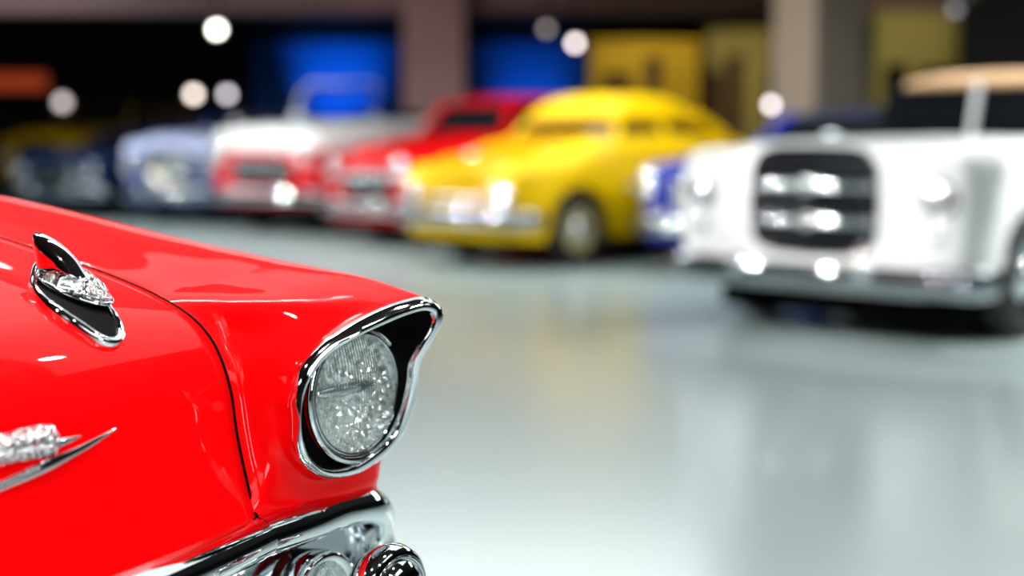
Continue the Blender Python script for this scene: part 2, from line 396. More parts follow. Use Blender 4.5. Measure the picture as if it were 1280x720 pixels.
wh = ['the yellow car nose', 'the white topped red truck', 'the old red car', 'the white convertible grille', 'the white convertible fender', 'the dark blue car', 'the yellow car wheel', 'the white convertible wheel', 'the pale blue car', 'the red hood in front', 'the bumper of the white topped car', 'the red hood from the left', 'the red car nose from above the viewer', 'the red car headlight', 'the red fender crest from behind']
for (x, y), T, P, z, nm in zip(SPOTS, SPOT_T, SPOT_P, SPOT_Z, wh):
    t = thing('added_spotlight', 'added unseen black ceiling spotlight aimed at ' + nm, 'lamp', (x, y, z), 0, 'added ceiling spotlights')
    R = (Vector(T) - Vector((x, y, z))).to_track_quat('Z', 'Y').to_matrix().to_4x4()
    bm = bmesh.new(); lathe(bm, [(-.12, .03), (-.10, .06), (.07, .075), (.07, .065), (.0, .06)], 'z', n=20, mt=R); obj('housing', bm, M['black_gloss'], t)
    bm = bmesh.new(); lathe(bm, [(.03, .06), (.032, .001)], 'z', n=20, mt=R); obj('lens', bm, m_lampface, t)
    bm = bmesh.new(); tube(bm, [(0, 0, .03), (0, 0, CEIL - z)], .012); obj('stem', bm, M['black'], t)
    d = (Vector(T) - Vector((x, y, z))).normalized()
    spot('added_spot', Vector((x, y, z)) + d * .09, T, P, 36 if y > 5 else 55, 0.06, (1, .98, .95))

# ================================================================== generic old car (own axes: x forward, nose at 0, y left, z up)
def arch(x, xw, r, zc):
    d = r * r - (x - xw) ** 2
    return zc + math.sqrt(d) if d > 0 else -9
def wheel(t, x, y, r, hub_col, s):
    """s = +1 left side, -1 right side"""
    w = bpy.data.objects.new('wheel', None); COL.objects.link(w); w.parent = t; w.location = (x, y, r)
    bm = bmesh.new(); k = .095
    lathe(bm, [(-k, r * .62), (-k, r * .9), (-k * .7, r * .985), (0, r), (k * .7, r * .985), (k, r * .9), (k, r * .62), (k * .5, r * .58), (-k * .5, r * .58)], 'y', n=36)
    obj('tyre', bm, M['rubber'], w)
    bm = bmesh.new(); y0 = s * k * .75
    lathe(bm, [(y0 * .2, r * .6), (y0, r * .6), (y0 * 1.1, r * .56), (y0 * .7, r * .48), (y0 * .75, r * .3), (y0 * .8, .001)], 'y', n=32)
    obj('rim', bm, hub_col, w)
    bm = bmesh.new()
    lathe(bm, [(y0 * .75, r * .34), (y0 * 1.2, r * .3), (y0 * 1.5, r * .18), (y0 * 1.6, .001)], 'y', n=28)
    obj('hubcap', bm, M['carlens'] if 'carlens' in M else M['chrome'], w)
    return w
def car(label, loc, rotz, L, W, m_body, m_roof=None, m_hood=None, hood=1.0, cowl=1.05, fend=.9, nose_drop=.1, cabin=(1.35, 1.75, 3.1, 3.6), roof_z=1.58, belt=1.08,
        zb=.26, wr=.34, wx=.78, fend_w=1.0, tuck=.0, grille='bars', open_top=False, visor=False, bump_z=.42, light_z=.68, light_y=.76, group='show cars along the back', hub=None, slit=None, name='car', split=False, interior=None, deck=1.0, light_r=.09, grille_box=None, bullets=True, grille_mat=None, light_x=None, two_tone=None, nbars=3, barr=.022, cabw=.80, pillar_m=None, frame_r=.024, nose_w=.84, mid_r=.035):
    t = thing(name, label, 'car', (loc[0], loc[1], 0), rotz, group)
    hw = W / 2; m_roof = m_roof or m_body; hub = hub or M['chrome_soft']; m_hood = m_hood or m_body
    wb2 = L - 1.0
    hc = smooth_tab([(0, hood - nose_drop), (.15, hood - nose_drop * .35), (.5, hood), (cabin[0], cowl), (cabin[3], cowl), (L - .5, deck), (L - .1, deck - .12), (L, deck - .25)])
    hf = smooth_tab([(0, fend - nose_drop), (.15, fend - nose_drop * .3), (.6, fend), (cabin[0], cowl - .03), (cabin[3], cowl - .03), (L - .5, deck - .03), (L - .1, deck - .14), (L, deck - .27)])
    wtab = smooth_tab([(0, nose_w), (.05, nose_w + .55 * (1 - nose_w)), (.16, nose_w + .85 * (1 - nose_w)), (.4, 1), (L - .5, 1), (L - .15, .96), (L, .86)])
    xs = [0, .02, .05, .1, .16, .24]
    x = .32
    while x < L - .06: xs.append(x); x += .05
    xs += [L - .05, L - .02, L]
    rows = []; hood_rows = []
    for x in xs:
        w = hw * wtab(x); c = hc(x); f = hf(x); zlo = max(zb + (.08 if x < .06 else 0), arch(x, wx, wr + .06, wr), arch(x, wb2, wr + .06, wr) - .06)
        pts = [(0, zb), (.70 * w, zb)] if zlo <= zb + .1 else [(0, zb), (.70 * w, zb)]
        m = f - .12
        prof = [(0, zb), (.72 * w, zb), (.74 * w, zlo), (w * .965, zlo), (w * .99, zlo + (m - zlo) * .3), (w, zlo + (m - zlo) * .65), (w * .995, m), (w * .965, f - .04), (w * .90, f - .005),
                (w * .80, f), (w * .66, f + (c - f) * .1 - tuck * .25), (w * .56, f + (c - f) * .45 - tuck * .2), (w * .46, f + (c - f) * .85), (w * .3, c - .01), (w * .12, c), (0, c)]
        half = [Vector((-x, y, z)) for y, z in prof]
        full = half + [Vector((v.x, -v.y, v.z)) for v in reversed(half[1:-1])]
        rows.append(full)
        if x <= cabin[0] + .01 and x >= .04: hood_rows.append([Vector((-x, s * w * k, z + .006)) for s, k, z in
                 [(-1, .5, f + (c - f) * .70), (-1, .46, f + (c - f) * .85), (-1, .3, c - .01), (-1, .12, c), (1, 0, c), (1, .12, c), (1, .3, c - .01), (1, .46, f + (c - f) * .85), (1, .5, f + (c - f) * .70)]])
    bm = bmesh.new(); V = grid(bm, rows, closed_u=True)
    for r in (V[0], V[-1]): bm.faces.new(r)
    if two_tone: bmesh.ops.bisect_plane(bm, geom=bm.faces[:] + bm.edges[:] + bm.verts[:], plane_co=(0, 0, two_tone[0]), plane_no=(0, 0, 1))
    bo_ = obj('body', bm, m_body, t, auto=50)
    if two_tone:
        bo_.data.materials.append(two_tone[1])
        for p in bo_.data.polygons:
            if p.center.z > two_tone[0]: p.material_index = 1
    bm = bmesh.new(); box(bm, (-L + .35, -hw * .80, .12), (-.22, hw * .80, zb + .01), .03); obj('shade_block', bm, M['black'], t)  # black block added under the body to deepen the shadow there
    bm = bmesh.new(); grid(bm, hood_rows); bmesh.ops.solidify(bm, geom=bm.faces[:], thickness=.012); obj('hood', bm, m_hood, t, auto=50)
    # greenhouse
    x0, x1, x2, x3 = cabin; yb = hw * cabw; yt = hw * (cabw - .13)
    zg = belt; zt = roof_z - .10 if not slit else slit
    ws_y = yb * .97
    def bar(a, b2, r, nm='pillar', m=None):
        bm = bmesh.new(); sweep(bm, [Vector(a), Vector(b2)], [(-r, -r * .6), (r, -r * .6), (r, r * .6), (-r, r * .6)], up=(1, 0, 0)); return obj(nm, bm, m or m_body, t, smooth=False)
    def pane(nm, pts, m=None):
        bm = bmesh.new(); q = [Vector(p) for p in pts]; nrm = (q[1] - q[0]).cross(q[2] - q[0]).normalized() * .008
        A = [bm.verts.new(p) for p in q]; B = [bm.verts.new(p + nrm) for p in q]
        bm.faces.new(A); bm.faces.new(B[::-1])
        for i in range(len(q)): bm.faces.new((A[i], A[(i + 1) % len(q)], B[(i + 1) % len(q)], B[i]))
        return obj(nm, bm, m or M['window'], t, smooth=False)
    if open_top:
        bm = bmesh.new(); fr = [(-x0, -ws_y, zg - .03), (-x1, -yt * .97, zt), (-x1 + .03, 0, zt + .02), (-x1, yt * .97, zt), (-x0, ws_y, zg - .03)]
        tube(bm, catmull(fr, 5), frame_r); obj('windshield_frame', bm, M['chrome_soft'], t)
        if 'clear' not in M:
            m = bpy.data.materials.new('clear_windshield'); m.use_nodes = True; nn = m.node_tree.nodes; nn.remove(nn['Principled BSDF'])
            tr = nn.new('ShaderNodeBsdfTransparent'); gl = nn.new('ShaderNodeBsdfGlossy'); gl.inputs['Roughness'].default_value = .05; mx = nn.new('ShaderNodeMixShader')
            tr.inputs[0].default_value = (.75, .8, .85, 1); mx.inputs[0].default_value = .1
            m.node_tree.links.new(tr.outputs[0], mx.inputs[1]); m.node_tree.links.new(gl.outputs[0], mx.inputs[2]); m.node_tree.links.new(mx.outputs[0], nn['Material Output'].inputs[0]); M['clear'] = m
        pane('windshield', [(-x0, -ws_y, zg), (-x0, ws_y, zg), (-x1, yt * .95, zt), (-x1, -yt * .95, zt)], M['clear'])
        for s in (-1, 1):
            bm = bmesh.new(); box(bm, (-x0 - 1.15, s * .36 - .24, belt - .12), (-x0 - .95, s * .36 + .24, belt + .12), .05); obj('seat', bm, interior or M['black'], t)
    else:
        if split:
            for s in (-1, 1): pane('windshield', [(-x0, s * .03, zg), (-x0, s * ws_y, zg), (-x1, s * yt * .95, zt), (-x1, s * .03, zt)])
            bar((-x0 + .01, 0, zg - .02), (-x1 + .01, 0, zt + .02), mid_r)
        else: pane('windshield', [(-x0, -ws_y, zg), (-x0, ws_y, zg), (-x1, yt * .97, zt), (-x1, -yt * .97, zt)])
        pane('rear_window', [(-x3, -ws_y, zg), (-x3, ws_y, zg), (-x2, yt * .95, zt), (-x2, -yt * .95, zt)])
        xm = (x1 + x2) / 2
        for s in (-1, 1):
            pane('side_window', [(-x0 - .05, s * yb, zg), (-x3 + .05, s * yb, zg), (-x2 + .02, s * yt, zt), (-x1 - .02, s * yt, zt)])
            bar((-x0, s * yb, zg - .04), (-x1, s * yt, zt + .02), .045, m=pillar_m)
            bar((-xm, s * (yb + .005), zg - .03), (-xm, s * (yt + .01), zt + .02), .05)
            bar((-x3, s * yb, zg - .04), (-x2, s * yt, zt + .02), .09)
        # roof: a dome with thickness
        bm = bmesh.new(); rows = []; N = 22
        fx, rx_ = x1 - (.10 if visor else .03), x2 + .10; cxm = (fx + rx_) / 2; hx = (rx_ - fx) / 2; hy = yt + .05; hz = roof_z - zt + .02
        for i in range(N + 1):
            row = []
            for j in range(N + 1):
                a = -1 + 2 * i / N; b_ = -1 + 2 * j / N
                fa = math.sin(a * PI / 2); fb = math.sin(b_ * PI / 2)
                d = max(0, 1 - abs(fa) ** 4) ** .5 * max(0, 1 - abs(fb) ** 4) ** .5
                row.append(Vector((-(cxm + hx * fa), hy * fb, zt - .02 + hz * d)))
            rows.append(row)
        V = grid(bm, rows); bmesh.ops.recalc_face_normals(bm, faces=bm.faces)
        bmesh.ops.solidify(bm, geom=bm.faces[:], thickness=.02); obj('roof', bm, m_roof, t)
        if interior:
            for s in (-1, 1):
                bm = bmesh.new(); box(bm, (-x0 - 1.05, s * .36 - .24, belt - .3), (-x0 - .9, s * .36 + .24, belt - .02), .04); obj('seat', bm, interior, t)
    # front: grille, headlights, bumper
    gm = grille_mat or M['black_gloss']
    gw, g0, g1 = grille_box or (hw * .5, bump_z + .1, fend - .12)
    bm = bmesh.new()
    npt = 24; outl = []
    for k in range(npt):
        a = 2 * PI * k / npt; ca, sa = math.cos(a), math.sin(a)
        outl.append(((abs(ca) ** .4) * (1 if ca > 0 else -1) * gw, (g0 + g1) / 2 + (abs(sa) ** .5) * (1 if sa > 0 else -1) * (g1 - g0) / 2))
    rowsg = [[Vector((xx, y * kk, (g0 + g1) / 2 + (z - (g0 + g1) / 2) * kk)) for y, z in outl] for xx, kk in ((-.03, 1.0), (.015, 1.0), (.02, .97), (.008, .93))]
    V = grid(bm, rowsg, closed_u=True); bm.faces.new(V[0]); bm.faces.new(V[-1])
    g = obj('grille', bm, gm, t, auto=40)
    nb = nbars if grille == 'bars' else 9
    for k in range(nb):
        bm = bmesh.new()
        if grille == 'bars':
            z = g0 + (g1 - g0) * (k + 1) / (nb + 1.15)
            tube(bm, catmull([(.01, -gw * .97, z), (.035, -gw * .5, z), (.04, 0, z), (.035, gw * .5, z), (.01, gw * .97, z)], 4), barr)
        else:
            y = -gw * .85 + gw * 1.7 * k / (nb - 1)
            tube(bm, [(.02, y, g0 + .03), (.03, y, (g0 + g1) / 2), (.02, y, g1 - .03)], .012, up=(0, 1, 0))
        o = obj('grille_bar', bm, M['chrome_soft'], g)
        if grille == 'bars' and nbars == 2:
            bm = bmesh.new(); lathe(bm, [(.02, .05), (.070, .05), (.078, .045), (.083, .03), (.086, .015), (.087, .0005)], 'x', (0, 0, z), 28); obj('glint_dome', bm, M['carlens'], g)  # chrome dome added at the bar centre only to catch a glint
    for s in (-1, 1):
        lx = -.03 if light_x is None else light_x
        bm = bmesh.new(); c = (lx, s * light_y * hw, light_z); R_ = light_r
        lathe(bm, [(-.16, R_ * .6), (-.08, R_ * 1.15), (.02, R_ * 1.3), (.045, R_ * 1.25), (.05, R_ * 1.05), (.02, R_ * .95)], 'x', c, 32); h = obj('headlight', bm, m_body, t)
        bm = bmesh.new(); tube(bm, [Vector(c) + Vector((.048, R_ * 1.14 * math.cos(a), R_ * 1.14 * math.sin(a))) for a in [2 * PI * k / 28 for k in range(28)]], R_ * .13, 8, closed=True, up=(1, 0, 0)); obj('rim', bm, M['chrome_soft'], h)
        bm = bmesh.new(); lathe(bm, [(.02, R_ * 1.05)] + [(.040 + .016 * (1 - (k / 6) ** 2), max(R_ * .98 * k / 6, .0005)) for k in range(6, -1, -1)], 'x', c, 32); obj('lens', bm, M['carlens'], h)
        bm = bmesh.new(); c2 = (.0, s * light_y * hw * .98, light_z - .2)
        lathe(bm, [(-.06, .03), (-.01, .05), (.010, .046), (.016, .035), (.019, .02), (.020, .001)], 'x', c2, 24); obj('turn_signal', bm, M['carlens'], t)
    bm = bmesh.new(); bw = hw * 1.0
    path = catmull([(-.22, -bw * 1.03, bump_z), (-.04, -bw, bump_z), (.07, -bw * .8, bump_z), (.12, -bw * .35, bump_z), (.13, 0, bump_z), (.12, bw * .35, bump_z), (.07, bw * .8, bump_z), (-.04, bw, bump_z), (-.22, bw * 1.03, bump_z)], 5)
    sec = [(-.018, -.07), (.012, -.075), (.03, -.04), (.034, 0), (.03, .04), (.012, .075), (-.018, .07)]
    sweep(bm, path, sec); bo = obj('front_bumper', bm, M['bumper'], t)
    if bullets:
        for s in (-1, 1):
            bm = bmesh.new(); lathe(bm, [(-.02, .04), (.02, .06), (.035, .06), (.045, .045), (.050, .025), (.052, .001)], 'x', (.12, s * hw * .42, bump_z + .05), 24); obj('bumper_guard', bm, M['carlens'], bo)
    bm = bmesh.new(); path = [Vector((-L - p.x * .8, p.y, p.z)) for p in path]; sweep(bm, path, sec); obj('rear_bumper', bm, M['chrome_soft'], t)
    for s in (-1, 1):
        bm = bmesh.new(); lathe(bm, [(-.03, .04), (.0, .05), (.03, .035), (.04, .001)], 'x', (0, 0, 0), 20, Matrix.Translation((-L - .0, s * hw * .7, .75)) @ Matrix.Rotation(PI, 4, 'Z')); obj('tail_light', bm, paint('tail_red', (.5, .01, .01)), t)
        bm = bmesh.new(); tube(bm, [(-wx - .55, s * (hw + .012), .72), (-wb2 + .5, s * (hw + .012), .70)], .014); obj('side_trim', bm, M['chrome_soft'], t)
        bm = bmesh.new(); tube(bm, [(-cabin[1] - .35, s * (hw + .02), .92), (-cabin[1] - .50, s * (hw + .02), .92)], .014); obj('door_handle', bm, M['chrome_soft'], t)
        for xw in (-wx, -wb2): wheel(t, xw, s * (hw - .13), wr, hub, s)
    bm = bmesh.new(); zo = hc(.12); lathe(bm, [(-.25, .004), (-.15, .016), (-.03, .03), (.04, .022), (.07, .001)], 'x', (-.15, 0, zo + .03), 16); obj('hood_ornament', bm, M['chrome_soft'], t)
    return t
M['carlens'] = mat('headlight_lens', (.80, .83, .85), .06, 0.8, coat=1.0)
def facing(fx, fy): return math.atan2(fy, fx)
# white convertible on the right
white = paint('white_paint', (.82, .84, .83))
tan = mat('tan_canvas', (.50, .30, .16), .85, bump=('noise', 60, .3, .01))
R_ = facing(-.70, -.714)
car('white convertible with dark barred grille, split windshield and tan cloth top', (1.74, 8.24), R_, 5.0, 2.0, white, m_roof=tan, hood=1.15, cowl=1.17, fend=1.11, nose_drop=.03,
    cabin=(1.92, 2.02, 3.7, 4.0), cabw=.72, pillar_m=M['black_gloss'], barr=.034, roof_z=1.63, belt=1.15, zb=.28, wr=.36, wx=.80, nose_w=.93, mid_r=.024, grille='bars', nbars=2, bump_z=.38, light_z=.83, light_y=.80, split=True, interior=paint('red_leather', (.35, .02, .02)),
    grille_box=(.43, .49, 1.12), light_r=.085)
# dark blue car behind it
car('dark blue car mostly hidden between the yellow car and white convertible', (1.66, 11.9), facing(-.738, -.675), 4.4, 1.75, paint('navy_paint', (.006, .03, .40)), hood=1.06, cowl=1.12, fend=.98,
    cabin=(1.5, 1.9, 3.0, 3.6), roof_z=1.46, belt=1.12, light_z=.80, light_y=.8, m_roof=paint('slate_roof', (.03, .035, .07)), open_top=False)
# yellow coupe
car('bright yellow rounded coupe with narrow windshield and chrome bumper', (-.50, 12.95), facing(-.738, -.675), 4.3, 1.74, paint('yellow_paint', (.90, .56, .002)), hood=1.04, cowl=1.20, fend=.96, nose_drop=.14,
    cabin=(1.35, 1.50, 2.55, 2.9), roof_z=1.60, belt=1.19, slit=1.34, visor=True, light_z=.62, light_y=.74, wr=.34, wx=.76, bump_z=.45, grille_box=(.5, .56, .70), hub=paint('cream_rim', (.55, .45, .2)), grille_mat=paint('yellow_paint', (.90, .56, .002)), nbars=1, bullets=False)
# old red car
car('old red car with tall rounded cab behind the yellow coupe', (-1.56, 15.35), facing(-.738, -.675), 4.3, 1.72, paint('deep_red_paint', (.62, .004, .006)), hood=1.16, cowl=1.24, fend=.95, nose_drop=.16,
    cabin=(1.35, 1.6, 2.9, 3.3), roof_z=1.66, belt=1.24, light_z=.86, light_y=.70, grille='slats', wr=.36, light_x=.0, interior=M['black'])
# red and white truck-like convertible
car('red show car with white upper body and open windshield before the blue panel', (-3.05, 17.4), facing(-.55, -.835), 4.4, 1.80, paint('show_red_paint', (.62, .006, .012)), m_hood=white, hood=1.34, cowl=1.40, fend=1.30, nose_drop=.04,
    cabin=(1.3, 1.5, 2.8, 3.3), roof_z=1.95, belt=1.40, open_top=True, light_z=1.0, light_y=.78, grille='slats', wr=.36, zb=.36, bump_z=.48, interior=M['black'], two_tone=(1.03, white), grille_box=(.5, .6, .95))
# pale blue car
car('pale blue over navy car left of the red and white one', (-4.68, 19.4), facing(-.45, -.89), 4.3, 1.74, paint('blue_paint', (.02, .05, .22)), m_hood=paint('pale_blue_paint', (.55, .60, .85)), hood=1.24, cowl=1.28, fend=1.16, nose_drop=.06,
    cabin=(1.4, 1.8, 3.0, 3.5), roof_z=1.56, belt=1.28, light_z=.80, light_y=.78, m_roof=paint('slate_roof', (.05, .06, .1)), two_tone=(.96, paint('pale_blue_paint', (.55, .60, .85))))
car('dark navy car between the mustard truck and pale blue car', (-6.6, 20.6), facing(-.42, -.90), 4.2, 1.70, paint('ink_paint', (.012, .025, .08)), hood=1.02, cowl=1.06, fend=.95, nose_drop=.08,
    cabin=(1.4, 1.8, 3.0, 3.5), roof_z=1.35, belt=1.08, light_z=.72, light_y=.78)
car('mustard yellow truck behind the navy car at the far left', (-8.0, 24.2), facing(-.35, -.94), 4.3, 1.90, paint('mustard_paint', (.42, .25, .005)), hood=1.36, cowl=1.42, fend=1.24, nose_drop=.08,
    cabin=(1.4, 1.8, 3.0, 3.5), roof_z=1.85, belt=1.42, light_z=.90, light_y=.78, m_roof=paint('brown_roof', (.06, .03, .02)))
spot('truck_fill', (-9.6, 20.6, 3.3), (-8.0, 24.2, 1.2), 380, 60, .06, (1, .9, .7))  # unseen spot added to brighten the mustard truck

# ================================================================== the red car in front (own axes: x forward, y left, z up)
hero = thing('car', 'glossy red car in front with chrome headlight bezel and hood ornament', 'car', HO, HROT)
# hood
GAP = [(-.020, .688), (-.030, .700), (-.042, .730), (-.053, .765), (-.062, .80), (-.070, .845), (-.085, .882), (-.108, .912), (-.145, .936), (-.198, .955), (-.255, .971), (-.315, .984), (-.41, 1.001), (-.509, 1.017), (-.7, 1.038), (-.9, 1.055), (-1.32, 1.08)]
GAPV = smooth_tab([(-1.32, .565), (-.9, .572), (-.5, .58), (-.3, .588), (-.2, .597), (-.1, .6), (0, .6)])
gp = catmull([Vector((u, 0, z)) for u, z in GAP], 5)
def hood_pt(p, f, z_up=0):
    """p: a point of the gap profile, f in [-1, 1] across the hood"""
    half = GAPV(p.x) - .0015
    v = f * half; k = 1 - f * f
    front = max(0, min(1, (p.x + .45) / .40))
    bz = .030 * k * max(0, min(1, (p.z - .80) / .16)) + .012 * math.exp(-((abs(v) - .40) / .045) ** 2) * max(0, min(1, (-.10 - p.x) / .2)) * .5
    return Vector((p.x + .085 * k * front + .0, v, p.z + bz))
FS = [-1 + 2 * i / 64 for i in range(65)]
rows = []
for p in gp:
    r = [hood_pt(p, f) for f in FS]
    nrm_in = Vector((-.6, 0, -.8)) if p.z > .9 else Vector((-1, 0, -.15)); nrm_in.normalize()
    lo = r[0] + nrm_in * .004; lo2 = r[0] + nrm_in * .02
    hi = r[-1] + nrm_in * .004; hi2 = r[-1] + nrm_in * .02
    r[0].y += .0003; r[-1].y -= .0003
    rows.append([lo2, lo] + r + [hi, hi2])
bm = bmesh.new(); grid(bm, rows); hood_o = obj('hood', bm, M['red'], hero)
bmh = bmesh.new(); bmh.from_mesh(hood_o.data); HB = BVHTree.FromBMesh(bmh)
def on_hood(px, py):
    o, d = car_ray(px, py); loc, nrm, i, dist = HB.ray_cast(o, d)
    if loc is None: return None, None
    if nrm.dot(d) > 0: nrm = -nrm
    return loc, nrm
# fender with the headlight pod
PAIRS = [((401, 597, -.01), (407, 589, 0)), ((374, 581, -.01), (386, 576, 0)), ((363, 555, -.01), (375, 552, 0)), ((362, 525, -.01), (372, 525, 0)), ((362, 496, -.01), (375, 497, 0)),
         ((374, 461, -.005), (386, 468, .005)), ((398, 433, .005), (410, 440, .012)), ((437, 404, .02), (441, 420, .03)), ((476, 385, .035), (476, 404, .042)), ((505, 375, .045), (505, 392, .052)),
         ((526, 372, .055), (527, 386, .062)), ((545, 382, .06), (540, 390, .066)), ((549, 399, .06), (541, 405, .066)), ((535, 426, .05), (528, 429, .056)), ((520, 453, .035), (515, 454, .042)),
         ((518, 476, .02), (513, 476, .027)), ((511, 515, .01), (505, 511, .016)), ((495, 550, .0), (490, 544, .007)), ((472, 573, -.005), (467, 566, .002)), ((440, 593, -.01), (438, 585, 0))]
OUT = [at_u(*a) for a, b in PAIRS]; LIP = [at_u(*b) for a, b in PAIRS]
ENDS = [(-.035, .67, .685), (-.03, .6017, .70), (-.045, .6017, .735), (-.0585, .6017, .785), (-.070, .6017, .845), (-.087, .6017, .885), (-.125, .6017, .926), (-.2, .5985, .955), (-.2, .67, .963), (-.2, .74, .976),
        (-.2, .80, .984), (-.2, .85, .975), (-.2, .89, .946), (-.2, .915, .90), (-.2, .925, .85), (-.2, .93, .78), (-.2, .925, .665), (-.12, .885, .665), (-.06, .85, .667), (-.045, .76, .672)]
cen = Vector((0, .745, .84))
spokes = []
for i, (o, e) in enumerate(zip(OUT, ENDS)):
    e = Vector(e); rad = (o - cen); rad.x = 0; rad.normalize()
    if i <= 6:
        p1 = o + Vector((-.018, 0, 0)) + rad * .005; p2 = Vector((o.x * .22 + e.x * .78, e.y * .60 + o.y * .40, e.z * .55 + o.z * .45)) + Vector((-.004, 0, 0))
        p2b = Vector((e.x + (o.x - e.x) * .10, e.y * .80 + o.y * .20, e.z * .8 + o.z * .2))
    elif i <= 16:
        p1 = o + Vector((-.02, 0, 0)) + rad * .006; p2 = o.lerp(e, .42) + rad * .008; p2b = o.lerp(e, .75) + rad * .004
    else:
        p1 = o + Vector((-.018, 0, 0)) + rad * .006; p2 = o.lerp(e, .45) + rad * .006 + Vector((-.006, 0, 0)); p2b = o.lerp(e, .75) + Vector((-.004, 0, 0))
    spokes.append(catmull([o + Vector((-.002, 0, 0)), p1, p2, p2b, e], 6))
cols = len(spokes[0]); ringsP = []
for j in range(cols): ringsP.append(catmull([s[j] for s in spokes], 6, closed=True))
# rear part: sections from the gap over the crest and down the outer side
CREST = smooth_tab([(-1.32, 1.095), (-.887, 1.062), (-.671, 1.040), (-.478, 1.015), (-.303, .995), (-.2, .984), (-.1, .97)])
GZ = lambda u: lerp_tab(sorted(GAP), u)
SEC0 = [Vector(e) for e in ENDS[7:17]]
def section(u):
    dg = GZ(u) - .955; dc = CREST(u) - .984; out = []
    for i, s in enumerate(SEC0):
        k = min(1, i / 3.0); dz = dg * (1 - k) + dc * k
        if i > 3: dz *= max(0, 1 - (i - 3) / 6)
        v = s.y + ((GAPV(u) + .0017 - .60) if i == 0 else 0) * 1.0
        v += .012 * min(1, (-.2 - u) / .5) if i >= 4 else 0
        out.append(Vector((u, v, s.z + dz)))
    return out
us = [-.2 - .04 * i for i in range(1, 29)]
nseam = 6 * 9 + 1
seam_start = 7 * 6
seam = [ringsP[-1][(seam_start + k) % len(ringsP[-1])] for k in range(nseam)]
rowsR = [seam]
for u in us:
    pts = catmull(section(u), 6)
    rowsR.append(pts)
rowsR[1:] = [[p for p in r] for r in rowsR[1:]]
# lower apron with wheel opening
lower = []
for r in rowsR:
    u = r[-1].x; zb = max(.36, arch(u, -.82, .42, .34)); e = r[-1]
    lower.append([e, e + Vector((0, .004, (zb - e.z) * .5)) if zb < e.z else e + Vector((0, 0, -.001)), Vector((u, e.y - .01, min(zb, e.z - .002)))])
rowsG = [ [Vector((r[0].x, r[0].y + .001, r[0].z - .02))] + r + lo[1:] for r, lo in zip(rowsR, lower)]
def fender_bm(s):
    bm = bmesh.new()
    grid(bm, ringsP, closed_u=True); grid(bm, rowsG)
    # flange that turns in along the front of the gap
    fl = [ringsP[-1][k] for k in range(6, 43)]
    grid(bm, [fl, [p + Vector((-.02, .001, -.008)) for p in fl]])
    bmesh.ops.remove_doubles(bm, verts=bm.verts, dist=2e-4)
    if s < 0:
        for v in bm.verts: v.co.y *= -1
        bmesh.ops.reverse_faces(bm, faces=bm.faces)
    return bm
def flip(bm, s):
    if s < 0:
        for v in bm.verts: v.co.y *= -1
        bmesh.ops.reverse_faces(bm, faces=bm.faces)
    return bm
for s in (1, -1): obj('fender', fender_bm(s), M['red'], hero)
# black strip laid in the open hood gap to paint its shade as a dark line
for s in (1, -1):
    bm = bmesh.new(); pts = []
    for a, p in enumerate(gp):
        tg = (gp[min(a + 1, len(gp) - 1)] - gp[max(a - 1, 0)]).normalized(); nn = Vector((-tg.z, 0, tg.x)) * (1 if -tg.z > 0 or tg.x > 0 else -1)
        if nn.x < 0: nn = -nn
        q = p - nn * .0014; pts.append(Vector((q.x, GAPV(p.x) + .0004, q.z)))
    tube(bm, pts, .0027, 8, up=(0, 1, 0)); obj('seam_shade', flip(bm, s), M['black'], hero)
